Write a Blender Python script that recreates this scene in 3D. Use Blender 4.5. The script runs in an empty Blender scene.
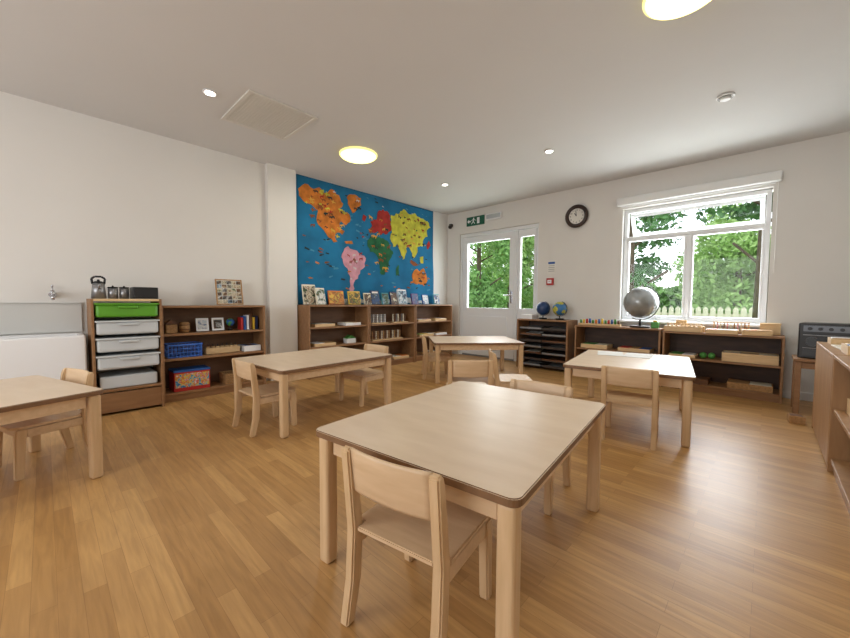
import bpy, bmesh, math, random
import numpy as np
from mathutils import Vector, Matrix, Euler, noise
random.seed(7)
sc=bpy.context.scene
COL=sc.collection
WX=-4.26; WY=5.08; H=2.51; RX=.78; NY=-2.6
# ---------------------------------------------------------------- materials
def lin(c):
    return tuple((v/255/12.92 if v/255<=.04045 else ((v/255+.055)/1.055)**2.4) for v in c)+(1,)
MC={}
def mat(name,rgb,rough=.5,metal=0,emit=0,noise=0,nscale=8,spec=.5):
    if name in MC: return MC[name]
    m=bpy.data.materials.new(name); m.use_nodes=True; nt=m.node_tree; b=nt.nodes['Principled BSDF']
    b.inputs['Base Color'].default_value=lin(rgb); b.inputs['Roughness'].default_value=rough; b.inputs['Metallic'].default_value=metal
    b.inputs['Specular IOR Level'].default_value=spec
    if emit: b.inputs['Emission Color'].default_value=lin(rgb); b.inputs['Emission Strength'].default_value=emit
    if noise:
        tc=nt.nodes.new('ShaderNodeTexCoord'); n=nt.nodes.new('ShaderNodeTexNoise'); n.inputs['Scale'].default_value=nscale; n.inputs['Detail'].default_value=4
        r=nt.nodes.new('ShaderNodeValToRGB'); c=lin(rgb)
        r.color_ramp.elements[0].position=.3; r.color_ramp.elements[1].position=.7
        r.color_ramp.elements[0].color=tuple(v*(1-noise) for v in c[:3])+(1,); r.color_ramp.elements[1].color=tuple(min(1,v*(1+noise)) for v in c[:3])+(1,)
        nt.links.new(tc.outputs['Object'],n.inputs['Vector']); nt.links.new(n.outputs['Fac'],r.inputs['Fac']); nt.links.new(r.outputs['Color'],b.inputs['Base Color'])
    MC[name]=m; return m
def wood(name,c1,c2,rough=.45,sc_=(1,14,14)):
    if name in MC: return MC[name]
    m=bpy.data.materials.new(name); m.use_nodes=True; nt=m.node_tree; b=nt.nodes['Principled BSDF']
    b.inputs['Roughness'].default_value=rough
    tc=nt.nodes.new('ShaderNodeTexCoord'); mp=nt.nodes.new('ShaderNodeMapping'); mp.inputs['Scale'].default_value=sc_
    n=nt.nodes.new('ShaderNodeTexNoise'); n.inputs['Scale'].default_value=3; n.inputs['Detail'].default_value=6; n.inputs['Distortion'].default_value=.4
    r=nt.nodes.new('ShaderNodeValToRGB'); r.color_ramp.elements[0].position=.3; r.color_ramp.elements[1].position=.72
    r.color_ramp.elements[0].color=lin(c1); r.color_ramp.elements[1].color=lin(c2)
    nt.links.new(tc.outputs['Object'],mp.inputs['Vector']); nt.links.new(mp.outputs[0],n.inputs['Vector']); nt.links.new(n.outputs['Fac'],r.inputs['Fac']); nt.links.new(r.outputs['Color'],b.inputs['Base Color'])
    MC[name]=m; return m
def photo_mat(name,cols,scale=18,off=0,metal=0,rough=.5):
    m=bpy.data.materials.new(name); m.use_nodes=True; nt=m.node_tree; b=nt.nodes['Principled BSDF']; b.inputs['Roughness'].default_value=rough; b.inputs['Metallic'].default_value=metal
    tc=nt.nodes.new('ShaderNodeTexCoord'); mp=nt.nodes.new('ShaderNodeMapping'); mp.inputs['Location'].default_value=(off,off*2.3,off*.7)
    n=nt.nodes.new('ShaderNodeTexNoise'); n.inputs['Scale'].default_value=scale; n.inputs['Detail'].default_value=3; n.inputs['Distortion'].default_value=.8
    r=nt.nodes.new('ShaderNodeValToRGB'); k=len(cols); E=r.color_ramp.elements
    while len(E)<k: E.new(.5)
    for i in range(k): E[i].position=.32+.36*i/(k-1)
    for i in range(k): E[i].color=lin(cols[i])
    nt.links.new(tc.outputs['Object'],mp.inputs['Vector']); nt.links.new(mp.outputs[0],n.inputs['Vector']); nt.links.new(n.outputs['Fac'],r.inputs['Fac']); nt.links.new(r.outputs['Color'],b.inputs['Base Color'])
    return m
def floor_mat():
    m=bpy.data.materials.new('oak_plank_floor'); m.use_nodes=True; nt=m.node_tree; b=nt.nodes['Principled BSDF']; L=nt.links.new; N=nt.nodes.new
    tc=N('ShaderNodeTexCoord')
    br=N('ShaderNodeTexBrick'); br.inputs['Scale'].default_value=1; br.inputs['Brick Width'].default_value=.52; br.inputs['Row Height'].default_value=.058
    br.inputs['Mortar Size'].default_value=.0006; br.inputs['Mortar Smooth'].default_value=.3; br.offset=.37; br.offset_frequency=2; br.inputs['Bias'].default_value=0
    br.inputs['Color1'].default_value=lin((200,157,100)); br.inputs['Color2'].default_value=lin((174,131,78)); br.inputs['Mortar'].default_value=lin((150,110,64))
    L(tc.outputs['Object'],br.inputs['Vector'])
    mp=N('ShaderNodeMapping'); mp.inputs['Scale'].default_value=(2.2,26,1); n=N('ShaderNodeTexNoise'); n.inputs['Scale'].default_value=2.2; n.inputs['Detail'].default_value=8; n.inputs['Distortion'].default_value=.6
    L(tc.outputs['Object'],mp.inputs['Vector']); L(mp.outputs[0],n.inputs['Vector'])
    r=N('ShaderNodeValToRGB'); r.color_ramp.elements[0].position=.3; r.color_ramp.elements[1].position=.7; r.color_ramp.elements[0].color=(.80,.77,.74,1); r.color_ramp.elements[1].color=(1.06,1.05,1.04,1)
    L(n.outputs['Fac'],r.inputs['Fac'])
    mx=N('ShaderNodeMix'); mx.data_type='RGBA'; mx.blend_type='MULTIPLY'; mx.inputs[0].default_value=1
    L(br.outputs['Color'],mx.inputs[6]); L(r.outputs['Color'],mx.inputs[7]); L(mx.outputs[2],b.inputs['Base Color'])
    b.inputs['Roughness'].default_value=.38
    bp=N('ShaderNodeBump'); bp.inputs['Strength'].default_value=.06; bp.inputs['Distance'].default_value=.01; L(n.outputs['Fac'],bp.inputs['Height']); L(bp.outputs[0],b.inputs['Normal'])
    return m
def glass_mat():
    m=bpy.data.materials.new('window_glass'); m.use_nodes=True; nt=m.node_tree; nt.nodes.clear(); N=nt.nodes.new
    o=N('ShaderNodeOutputMaterial'); t=N('ShaderNodeBsdfTransparent'); g=N('ShaderNodeBsdfGlossy'); g.inputs['Roughness'].default_value=.02; x=N('ShaderNodeMixShader'); x.inputs[0].default_value=.012
    nt.links.new(t.outputs[0],x.inputs[1]); nt.links.new(g.outputs[0],x.inputs[2]); nt.links.new(x.outputs[0],o.inputs[0]); return m
GLASS=glass_mat()
WALL=mat('wall_paint',(223,220,215),.9,noise=.012,nscale=3)
CEIL=mat('ceiling_paint',(212,211,210),.95,noise=.012,nscale=2)
TRIM=mat('white_trim',(232,232,230),.45)
UPVC=mat('white_upvc',(232,234,236),.3)
TOPM=wood('birch_laminate',(216,192,164),(226,204,178),.34,(1.5,5,5))
EDGE=mat('table_edge',(124,90,60),.5,noise=.1,nscale=40)
BEECH=wood('beech',(200,166,124),(216,184,144),.42,(14,14,1.4))
BEECHS=wood('beech_panel',(206,174,136),(220,190,154),.42,(2,12,12))
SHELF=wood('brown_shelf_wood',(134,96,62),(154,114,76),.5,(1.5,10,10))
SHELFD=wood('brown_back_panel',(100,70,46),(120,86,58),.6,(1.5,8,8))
CABW=wood('oak_cabinet_panel',(152,112,74),(172,132,90),.45,(8,8,1.2))
LIGHTW=wood('pale_wood',(208,174,126),(222,190,144),.5,(2,12,12))
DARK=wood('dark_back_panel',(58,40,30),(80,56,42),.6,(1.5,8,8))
BLACK=mat('black_plastic',(20,20,22),.4)
CHROME=mat('chrome',(200,200,204),.2,1)
STEEL=mat('brushed_steel',(150,150,152),.38,.8)
WHITE=mat('white_gloss',(236,236,236),.3)
PAPER=mat('paper',(228,226,220),.8)
def C(name,rgb,rough=.5,**k): return mat(name,rgb,rough,**k)
RED=C('red',(180,40,36)); BLUE=C('blue',(36,88,160)); GREEN=C('green',(70,140,60)); YEL=C('yellow',(222,184,60)); ORG=C('orange',(214,118,44)); PINK=C('pink',(216,154,154)); TEAL=C('teal',(60,140,150)); CREAM=C('cream',(226,218,196)); GREY=C('grey',(140,142,144)); TAN=C('tan_wicker',(170,130,84),.7,noise=.25,nscale=60); PURP=C('purple',(100,66,120)); NAVY=C('navy',(30,44,84)); BRN=C('brown',(106,70,44))
# ---------------------------------------------------------------- geometry
class G:
    def __init__(s): s.bm=bmesh.new(); s.m=[]
    def mi(s,m):
        if m not in s.m: s.m.append(m)
        return s.m.index(m)
    def add(s,t,m,M=None,side=None):
        if M is not None: bmesh.ops.transform(t,matrix=M,verts=t.verts)
        i=s.mi(m)
        if side is not None: j=s.mi(side)
        t.normal_update()
        for f in t.faces:
            f.material_index=i
            if side is not None and abs(f.normal.z)<.7: f.material_index=j
        me=bpy.data.meshes.new('t'); t.to_mesh(me); t.free(); s.bm.from_mesh(me); bpy.data.meshes.remove(me); return s
    def box(s,c,d,m,bev=0,rot=None,seg=2):
        t=bmesh.new(); bmesh.ops.create_cube(t,size=1); bmesh.ops.scale(t,vec=d,verts=t.verts)
        if bev: bmesh.ops.bevel(t,geom=t.edges[:],offset=bev,segments=seg,affect='EDGES',profile=.5)
        M=Matrix.Translation(c)
        if rot: M=M@Euler(rot).to_matrix().to_4x4()
        return s.add(t,m,M)
    def cyl(s,c,r,h,m,r2=None,seg=24,rot=None,bev=0):
        t=bmesh.new(); bmesh.ops.create_cone(t,cap_ends=True,segments=seg,radius1=r,radius2=r if r2 is None else r2,depth=h)
        if bev:
            e=[e for e in t.edges if abs(e.verts[0].co.z-e.verts[1].co.z)<1e-6]; bmesh.ops.bevel(t,geom=e,offset=bev,segments=2,affect='EDGES')
        t.normal_update()
        for f in t.faces: f.smooth=abs(f.normal.z)<.9
        M=Matrix.Translation(c)
        if rot: M=M@Euler(rot).to_matrix().to_4x4()
        return s.add(t,m,M)
    def sph(s,c,r,m,scale=(1,1,1),seg=24):
        t=bmesh.new(); bmesh.ops.create_uvsphere(t,u_segments=seg,v_segments=seg//2,radius=r)
        for f in t.faces: f.smooth=True
        return s.add(t,m,Matrix.Translation(c)@Matrix.Diagonal((*scale,1)))
    def torus(s,c,R,r,m,rot=None,a0=0,a1=2*math.pi,n=36):
        t=bmesh.new(); full=abs(a1-a0-2*math.pi)<1e-4; rings=[]
        k=n if full else n+1
        for i in range(k):
            a=a0+(a1-a0)*i/n
            rings.append([t.verts.new(((R+r*math.cos(b*math.pi/4))*math.cos(a),(R+r*math.cos(b*math.pi/4))*math.sin(a),r*math.sin(b*math.pi/4))) for b in range(8)])
        for i in range(n):
            A=rings[i];B=rings[(i+1)%k]
            for b in range(8):
                f=t.faces.new((A[b],B[b],B[(b+1)%8],A[(b+1)%8])); f.smooth=True
        M=Matrix.Translation(c)
        if rot: M=M@Euler(rot).to_matrix().to_4x4()
        return s.add(t,m,M)
    def poly(s,pts,h,m,M=None,bev=0,side=None):
        t=bmesh.new(); vs=[t.verts.new((p[0],p[1],0)) for p in pts]; f=t.faces.new(vs)
        e=bmesh.ops.extrude_face_region(t,geom=[f]); up=[v for v in e['geom'] if isinstance(v,bmesh.types.BMVert)]
        bmesh.ops.translate(t,vec=(0,0,h),verts=up); bmesh.ops.recalc_face_normals(t,faces=t.faces)
        if bev: bmesh.ops.bevel(t,geom=[e for e in t.edges],offset=bev,segments=2,affect='EDGES')
        return s.add(t,m,M,side)
    def tube(s,pts,r,m,seg=8):
        for a,b in zip(pts[:-1],pts[1:]):
            a=Vector(a);b=Vector(b);d=b-a
            t=bmesh.new(); bmesh.ops.create_cone(t,cap_ends=True,segments=seg,radius1=r,radius2=r,depth=d.length)
            for f in t.faces: f.smooth=True
            s.add(t,m,Matrix.Translation((a+b)/2)@d.to_track_quat('Z','Y').to_matrix().to_4x4())
        return s
    def text(s,txt,size,m,M,align='CENTER'):
        cu=bpy.data.curves.new('t','FONT'); cu.body=txt; cu.size=size; cu.align_x=align; cu.align_y='CENTER'; cu.extrude=.0006
        o=bpy.data.objects.new('t',cu); COL.objects.link(o); bpy.context.view_layer.update()
        me=bpy.data.meshes.new_from_object(o.evaluated_get(bpy.context.evaluated_depsgraph_get()))
        t=bmesh.new(); t.from_mesh(me); bpy.data.objects.remove(o); bpy.data.meshes.remove(me)
        return s.add(t,m,M)
    def obj(s,name,parent=None,loc=(0,0,0),rot=(0,0,0),**kw):
        me=bpy.data.meshes.new(name); s.bm.to_mesh(me); s.bm.free()
        for m in s.m: me.materials.append(m)
        o=bpy.data.objects.new(name,me); COL.objects.link(o); o.location=loc; o.rotation_euler=rot
        if parent: o.parent=parent
        for k,v in kw.items():
            if v is not None: o[k]=v
        return o
def T(name,label,cat,loc=(0,0,0),rot=0,group=None):
    o=bpy.data.objects.new(name,None); o.empty_display_size=.1; COL.objects.link(o); o.location=loc; o.rotation_euler=(0,0,rot) if not isinstance(rot,tuple) else rot
    if label: o['label']=label
    if cat: o['category']=cat
    if group: o['group']=group
    return o
def clone(o,loc,rot,label=None):
    n=o.copy(); COL.objects.link(n); n.location=loc; n.rotation_euler=(0,0,rot) if not isinstance(rot,tuple) else rot
    if label: n['label']=label
    def rec(a,b):
        for c in a.children:
            d=c.copy(); COL.objects.link(d); d.parent=b; rec(c,d)
    rec(o,n); return n
def struct(o): o['kind']='structure'; return o
R90=math.pi/2
def rrect(w,d,r,n=5):
    P=[]
    for cx,cy,a in ((w/2-r,d/2-r,0),(-w/2+r,d/2-r,90),(-w/2+r,-d/2+r,180),(w/2-r,-d/2+r,270)):
        for i in range(n+1):
            t=math.radians(a+90*i/n); P.append((cx+r*math.cos(t),cy+r*math.sin(t)))
    return P
# ---------------------------------------------------------------- shell
g=G(); g.box(((WX+RX)/2,(WY+NY)/2,-.05),(RX-WX+.4,WY-NY+.4,.1),floor_mat()); struct(g.obj('floor'))
g=G(); g.box(((WX+RX)/2,(WY+NY)/2,H+.05),(RX-WX+.4,WY-NY+.4,.1),CEIL); struct(g.obj('ceiling'))
g=G(); g.box((WX-.1,(WY+NY)/2,H/2),(.2,WY-NY,H),WALL); g.box((WX+.035,1.97,H/2),(.07,.34,H),WALL); struct(g.obj('wall_left'))
g=G(); g.box((RX+.1,(WY+NY)/2,H/2),(.2,WY-NY,H),WALL); struct(g.obj('wall_right'))
def wall_y(name,y,th,holes):
    g=G(); xs=WX-.2; y=y+th/2
    for x0,x1,z0,z1 in holes:
        g.box(((xs+x0)/2,y,H/2),(x0-xs,abs(th),H),WALL)
        if z0>0: g.box(((x0+x1)/2,y,z0/2),(x1-x0,abs(th),z0),WALL)
        g.box(((x0+x1)/2,y,(H+z1)/2),(x1-x0,abs(th),H-z1),WALL); xs=x1
    g.box(((xs+RX+.2)/2,y,H/2),(RX+.2-xs,abs(th),H),WALL)
    return struct(g.obj(name))
wall_y('wall_far',WY,.25,[(-3.98,-2.50,0,2.12),(-1.37,0,.72,2.12)])
wall_y('wall_near',NY,-.2,[(-3.6,-.2,.7,2.2)])  # unseen opening behind the camera, added to let in fill light
g=G(); g.box((WX+.008,-.9,.04),(.016,3.3,.08),TRIM,.003); struct(g.obj('baseboard_left'))
g=G(); g.box(((RX-2.5)/2,WY-.008,.04),(RX+2.48,.016,.08),TRIM,.003); struct(g.obj('baseboard_far'))
def rframe(g,x0,x1,z0,z1,y,t,d,m):
    g.box(((x0+x1)/2,y,z0+t/2),(x1-x0,d,t),m,.004); g.box(((x0+x1)/2,y,z1-t/2),(x1-x0,d,t),m,.004)
    g.box((x0+t/2,y,(z0+z1)/2),(t,d,z1-z0-2*t+.004),m,.004); g.box((x1-t/2,y,(z0+z1)/2),(t,d,z1-z0-2*t+.004),m,.004)
w=struct(T('window_1',None,None))
g=G(); rframe(g,-1.365,-.005,.725,2.115,WY+.10,.04,.06,UPVC); g.box((-.685,WY+.10,1.757),(1.28,.058,.038),UPVC,.004); g.box((-.685,WY+.10,1.25),(.045,.058,.97),UPVC,.004)
rframe(g,-1.325,-.708,.765,1.738,WY+.095,.022,.045,UPVC); rframe(g,-.662,-.045,.765,1.738,WY+.095,.022,.045,UPVC); g.obj('window_frame',w)
g=G(); g.box((-1.016,WY+.1,1.25),(.58,.008,.93),GLASS); g.box((-.353,WY+.1,1.25),(.58,.008,.93),GLASS); g.obj('window_glass',w)
s_=T('opening_top_light',None,None,(-.685,WY+.13,2.065),(math.radians(34),0,0)); s_.parent=w
g=G(); rframe(g,-.63,.63,-.31,0,0,.038,.04,UPVC); g.obj('sash_frame',s_)
g=G(); g.box((0,0,-.155),(1.19,.006,.24),GLASS); g.obj('sash_glass',s_)
g=G(); g.tube([(0,-.03,-.3),(0,-.17,-.2)],.006,CHROME); g.obj('window_stay',s_)
g=G(); g.box((-.685,WY-.02,.71),(1.44,.12,.025),UPVC,.005); struct(g.obj('trim_1'))
d=struct(T('door_1',None,None))
g=G(); y=WY+.07
g.box((-3.24,y,2.09),(1.48,.09,.055),UPVC,.005)
for x in (-3.955,-2.875,-2.52): g.box((x,y,1.03),(.04,.09,2.06),UPVC,.005)
g.obj('door_frame',d)
def leaf(x0,x1,par,st):
    g=G(); z0,z1=.03,2.055; gz0,gz1=.84,1.95
    g.box(((x0+x1)/2,y-.01,(z0+gz0)/2),(x1-x0,.06,gz0-z0),UPVC,.006); g.box(((x0+x1)/2,y-.01,(gz1+z1)/2),(x1-x0,.06,z1-gz1),UPVC,.006)
    g.box((x0+st/2,y-.01,(gz0+gz1)/2),(st,.06,gz1-gz0+.002),UPVC,.006); g.box((x1-st/2,y-.01,(gz0+gz1)/2),(st,.06,gz1-gz0+.002),UPVC,.006)
    if x1-x0>.6: g.box(((x0+x1)/2,y-.045,.42),(x1-x0-.26,.012,.56),UPVC,.004)
    o=g.obj('door_leaf',par)
    g=G(); g.box(((x0+x1)/2,y-.01,(gz0+gz1)/2),(x1-x0-2*st,.01,gz1-gz0),GLASS); g.obj('door_glass',o); return o
l=leaf(-3.93,-2.90,d,.10); leaf(-2.85,-2.545,d,.04)
g=G(); g.box((-2.95,y-.05,1.02),(.035,.015,.2),CHROME,.004); g.tube([(-2.95,y-.05,1.05),(-2.95,y-.095,1.05),(-3.07,y-.095,1.05)],.009,CHROME); g.obj('door_handle',l)
g=G(); g.box((-3.24,WY+.11,.012),(1.48,.14,.024),GREY,.003); struct(g.obj('trim_2'))
o=T('roller_blind','white roller blind rolled up above the window','blind',(-.685,WY-.046,2.2))
g=G(); g.box((0,0,0),(1.49,.08,.095),TRIM,.014); g.obj('blind_cassette',o)
g=G(); g.box((0,.01,-.056),(1.40,.014,.014),TRIM,.004); g.obj('bottom_bar',o)
g=G(); g.tube([(.72,-.02,-.045),(.72,-.02,-.95)],.0025,TRIM); g.obj('pull_chain',o)
# ---------------------------------------------------------------- ceiling fixtures
LAMP=mat('lamp_diffuser',(255,243,150),.4,emit=3.0); LAMPC=mat('lamp_rim',(232,220,140),.4,emit=1.2)
def dome(loc):
    o=T('ceiling_lamp','round opal glass flush ceiling lamp, glowing pale yellow','lamp',loc,0,'round flush ceiling lamps')
    g=G(); g.cyl((0,0,-.010),.2,.018,LAMPC,seg=48,bev=.004); g.obj('lamp_base',o)
    g=G(); g.sph((0,0,-.018),.188,LAMP,(1,1,.24),40); g.obj('lamp_shade',o); return o
o=dome((-3.23,2.36,H)); o2=clone(o,(-.36,2.25,H),0); o2.scale=(.9,.9,.9)
DL=mat('downlight_glow',(255,250,235),.4,emit=14)
o=T('downlight','small recessed round ceiling spotlight, switched on','downlight',(-3.11,.91,H),0,'recessed ceiling spotlights')
g=G(); g.torus((0,0,-.006),.042,.007,WHITE); g.obj('trim_ring',o)
g=G(); g.cyl((0,0,-.006),.030,.008,DL); g.obj('bulb',o)
clone(o,(-3.19,3.74,H),0); clone(o,(-1.7,3.65,H),0)
o=T('smoke_alarm','white round smoke alarm fixed to the ceiling','smoke alarm',(-.29,3.6,H))
g=G(); g.cyl((0,0,-.007),.055,.014,WHITE,bev=.003); g.obj('alarm_base',o)
g=G(); g.cyl((0,0,-.022),.03,.016,TRIM,r2=.04,bev=.003); g.torus((0,0,-.016),.045,.002,GREY); g.obj('alarm_sensor',o)
VENT=mat('vent_cream',(214,211,204),.7)
o=T('ceiling_vent','cream square louvred vent panel in the ceiling','vent',(-3.16,1.38,H))
g=G()
for x in (.30,-.30): g.box((x,0,-.006),(.03,.57,.012),VENT,.003)
for yy in (-.27,.27): g.box((0,yy,-.006),(.57,.03,.012),VENT,.003)
g.obj('vent_frame',o)
g=G(); g.box((0,0,-.003),(.57,.51,.004),VENT)
for i in range(22): g.box((0,-.242+i*.023,-.006),(.57,.020,.002),VENT,rot=(.16,0,0))
g.obj('louvre_grille',o)
# ---------------------------------------------------------------- tables
def table(loc,rot,label,w=.82,dd=1.06,TZ=.47):
    o=T('classroom_table',label,'table',loc,rot,'wooden classroom tables')
    g=G(); g.poly(rrect(w,dd,.03),.024,TOPM,Matrix.Translation((0,0,TZ-.024)),bev=.003,side=EDGE); g.obj('table_top',o)
    g=G()
    for s in (-1,1):
        g.box((s*(w/2-.045),0,TZ-.056),(.02,dd-.14,.062),BEECHS,.002); g.box((0,s*(dd/2-.045),TZ-.056),(w-.14,.02,.062),BEECHS,.002)
    g.obj('apron',o)
    for sx in (-1,1):
        for sy in (-1,1):
            g=G(); g.box((0,0,(TZ-.025)/2),(.050,.050,TZ-.025),BEECH,.012,seg=3); g.obj('leg',o,(sx*(w/2-.038),sy*(dd/2-.038),0))
    return o
table((-.835,1.19,0),math.radians(6.5),'rectangular birch table with rounded corners, chairs tucked in both ends',.77,1.01,.488)
TZ=.47
t2=table((-2.785,1.585,0),math.radians(3),'rectangular birch table standing before the low shelf of baskets')
def tb(x,y,r,l): return clone(t2,(x,y,0),math.radians(r),l)
tb(-2.68,3.71,-42,'rectangular birch table set at an angle near the glazed door')
tb(-.80,3.3,9,'rectangular birch table below the window with paper on it')
tb(-2.755,-.42,18,'rectangular birch table standing before the white sink')
# ---------------------------------------------------------------- chairs
def chair(loc,rot,label):
    o=T('child_chair',label,'chair',loc,rot,'small wooden nursery chairs')
    X=Matrix(((0,0,1,0),(1,0,0,0),(0,1,0,0),(0,0,0,1)))
    prof=[(-.052,0),(-.018,0),(.012,.12),(.02,.27),(-.010,.485),(-.018,.508),(-.033,.516),(-.045,.508),(-.043,.485),(-.022,.27),(-.03,.12)]
    for s in (-1,1):
        g=G(); g.poly(prof,.032,BEECH,Matrix.Translation((s*.150-.016,0,0))@X,bev=.005); g.obj('leg',o)
        g=G(); g.poly([(.262,0),(.295,0),(.29,.225),(.285,.262),(.238,.262),(.25,.2)],.032,BEECH,Matrix.Translation((s*.150-.016,0,0))@X,bev=.005); g.obj('leg',o)
        g=G(); g.box((s*.150,.13,.238),(.024,.225,.045),BEECHS,.004); g.obj('side_rail',o)
    g=G(); W=.164
    P=[(-.132,-.012),(.132,-.012),(.132,.022),(W,.022),(W,.27),(W-.03,.305),(-W+.03,.305),(-W,.27),(-W,.022),(-.132,.022)]
    g.poly(P,.014,BEECHS,Matrix.Translation((0,0,.264)),bev=.003); g.obj('seat',o)
    t=bmesh.new(); n=12; R=[]
    for i in range(n+1):
        u=-1+2*i/n; x=u*.136; yb=-.028-.016*(1-u*u); row=[]
        for z,k in ((.385,0),(.395,1),(.504,1),(.514,0)): row.append((x,yb-(z-.4)*.13-(.0055 if k else .003)+.012,z))
        for z,k in ((.514,0),(.504,1),(.395,1),(.385,0)): row.append((x,yb-(z-.4)*.13+(.0055 if k else .003)+.012,z))
        R.append([t.verts.new(p) for p in row])
    for i in range(n):
        for j in range(8):
            f=t.faces.new((R[i][j],R[i+1][j],R[i+1][(j+1)%8],R[i][(j+1)%8])); f.smooth=True
    t.faces.new(R[0]); t.faces.new(R[n][::-1]); bmesh.ops.recalc_face_normals(t,faces=t.faces)
    g=G(); g.add(t,BEECHS); g.obj('backrest',o)
    g=G(); g.box((0,.262,.235),(.266,.018,.04),BEECHS,.003); g.obj('front_rail',o)
    return o
c1=chair((-.72,.645,0),math.radians(10),'small beech chair at the table end, its curved back outwards')
def ch(x,y,r,l): return clone(c1,(x,y,0),math.radians(r),l)
ch(-.86,1.78,187,'small beech chair pushed in at the far table end')
ch(-2.71,.995,2,'small beech chair at the table by the basket shelf')
ch(-2.77,2.20,183,'small beech chair tucked beneath the table by the map shelves')
ch(-3.08,3.27,-42,'small beech chair at the end of the angled table')
ch(-1.59,2.17,43,'small beech chair standing free between the tables')
ch(-1.72,2.72,-50,'small beech chair standing side-on between the tables')
ch(-.65,2.675,9,'small beech chair tucked under the table below the window')
ch(-3.03,.10,198,'small beech chair under the table beside the sink')
c1.scale=(1,1,1.025)
# ---------------------------------------------------------------- shelf units
def shelf(loc,rot,w,h,dp,zs,label,m=SHELF,back=SHELFD,name='shelf_unit'):
    o=T(name,label,'shelf',loc,rot); t=.02
    for s in (-1,1):
        g=G(); g.box((s*(w/2-t/2),-dp/2,h/2),(t,dp,h),m,.003); g.obj('side_panel',o)
    g=G(); g.box((0,-dp/2,h-t/2),(w-2*t,dp,t),m,.003); g.obj('top_panel',o)
    for z in zs:
        g=G(); g.box((0,-dp/2+.004,z-t/2),(w-2*t,dp-.012,t),m,.002); g.obj('shelf_board',o)
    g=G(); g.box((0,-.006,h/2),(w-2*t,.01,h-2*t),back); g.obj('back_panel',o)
    g=G(); g.box((0,-dp+.03,.03),(w-2*t,.016,.058),m,.002); g.obj('plinth',o)
    return o
def at(u,x,y,z):
    r=u.rotation_euler.z; return (u.location.x+x*math.cos(r)-y*math.sin(r),u.location.y+x*math.sin(r)+y*math.cos(r),z+.001)
ZS=[.08,.38,.62]
S1=shelf((WX+.02,1.18,0),R90,.93,.89,.30,[.08,.40,.63],'brown wooden shelf unit holding baskets and small frames')
S2=shelf((WX+.02,2.60,0),R90,.89,.89,.30,ZS,'brown wooden bookcase below the world map, picture books on top')
S3=shelf((WX+.02,3.50,0),R90,.89,.89,.30,ZS,'brown wooden bookcase below the world map with bead trays')
S4=shelf((WX+.02,4.40,0),R90,.89,.89,.30,ZS,'brown wooden bookcase in the corner beside the door')
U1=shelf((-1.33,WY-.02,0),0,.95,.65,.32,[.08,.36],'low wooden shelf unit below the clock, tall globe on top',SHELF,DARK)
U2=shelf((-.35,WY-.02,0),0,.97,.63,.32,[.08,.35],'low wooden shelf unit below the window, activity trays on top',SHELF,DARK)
shelf((.28,3.52,0),R90,.955,.66,.36,[.08,.36],'low oak cabinet with its plain back panel facing the tables',CABW,CABW,'low_cabinet')
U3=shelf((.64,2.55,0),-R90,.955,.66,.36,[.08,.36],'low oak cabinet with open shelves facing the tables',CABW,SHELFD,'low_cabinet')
# ---------------------------------------------------------------- small items
def tray(loc,rot,w,dp,h,m,label,group=None,fill=None,name='wooden_tray',cat='tray'):
    g=G(); t=.008
    g.box((0,0,t/2),(w,dp,t),m,.001)
    for s in (-1,1):
        g.box((s*(w/2-t/2),0,h/2+t/2),(t,dp,h-t),m,.001); g.box((0,s*(dp/2-t/2),h/2+t/2),(w-2*t,t,h-t),m,.001)
    if fill:
        o=T(name,label,cat,loc,rot,group); g.obj('tray_body',o)
        g=G(); n=len(fill)
        for i,f in enumerate(fill):
            g.box((-w/2+t+(w-2*t)*(i+.5)/n,0,t+h*.45),((w-2*t)/n-.004,dp-2*t-.01,h*.85),f,.003)
        g.obj('tray_contents',o); return o
    return g.obj(name,None,loc,(0,0,rot),label=label,category=cat,group=group)
def basket(loc,rot,w,dp,h,m,label,rows=4,name='basket',pitch=.016,sw=.007):
    o=T(name,label,'basket',loc,rot)
    g=G(); g.box((0,0,.005),(w*.92,dp*.92,.01),m,.003)
    n=int(w/pitch)
    for i in range(rows+1):
        z=.012+(h-.012)*i/rows; k=.92+.08*i/rows; tt=.006 if i<rows else .014
        for s in (-1,1):
            g.box((s*w*k/2,0,z),(.006,dp*k,tt),m); g.box((0,s*dp*k/2,z),(w*k,.006,tt),m)
    for i in range(n+1):
        x=-w*.48+w*.96*i/n
        for s in (-1,1): g.box((x,s*dp*.48,h/2),(sw,.005,h),m)
    k=int(dp/pitch)
    for i in range(k+1):
        yy=-dp*.48+dp*.96*i/k
        for s in (-1,1): g.box((s*w*.48,yy,h/2),(.005,sw,h),m)
    g.obj('basket_body',o)
    g=G()
    for s in (-1,1): g.box((s*(w/2+.004),0,h-.02),(.008,dp*.35,.02),m,.003)
    g.obj('handle',o); return o
BK=[0]
def bookat(u,x,y,z,w,h,t,cov,cols,label,group=None,yaw=0,tilt=.2,title=None):
    o=T('picture_book',label,'book',at(u,x,y,z+.006),(-tilt,0,u.rotation_euler.z+yaw),group); BK[0]+=1
    g=G(); g.box((0,-t/2,h/2),(w,.003,h),cov,.001); g.box((0,t/2,h/2),(w,.003,h),cov,.001); g.box((-w/2,0,h/2),(.003,t,h),cov)
    g.box((0,-t/2-.002,h*.47),(w*.96,.0015,h*.9),photo_mat('cover_picture',cols,16,BK[0]*1.7))
    if title: g.box((0,-t/2-.0035,h*.86),(w*.7,.0015,h*.12),title)
    g.obj('cover',o)
    g=G(); g.box((.002,0,h/2),(w-.008,t-.004,h-.008),PAPER); g.obj('pages',o); return o
ct=.89; BG='picture books displayed on the bookcases'
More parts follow.
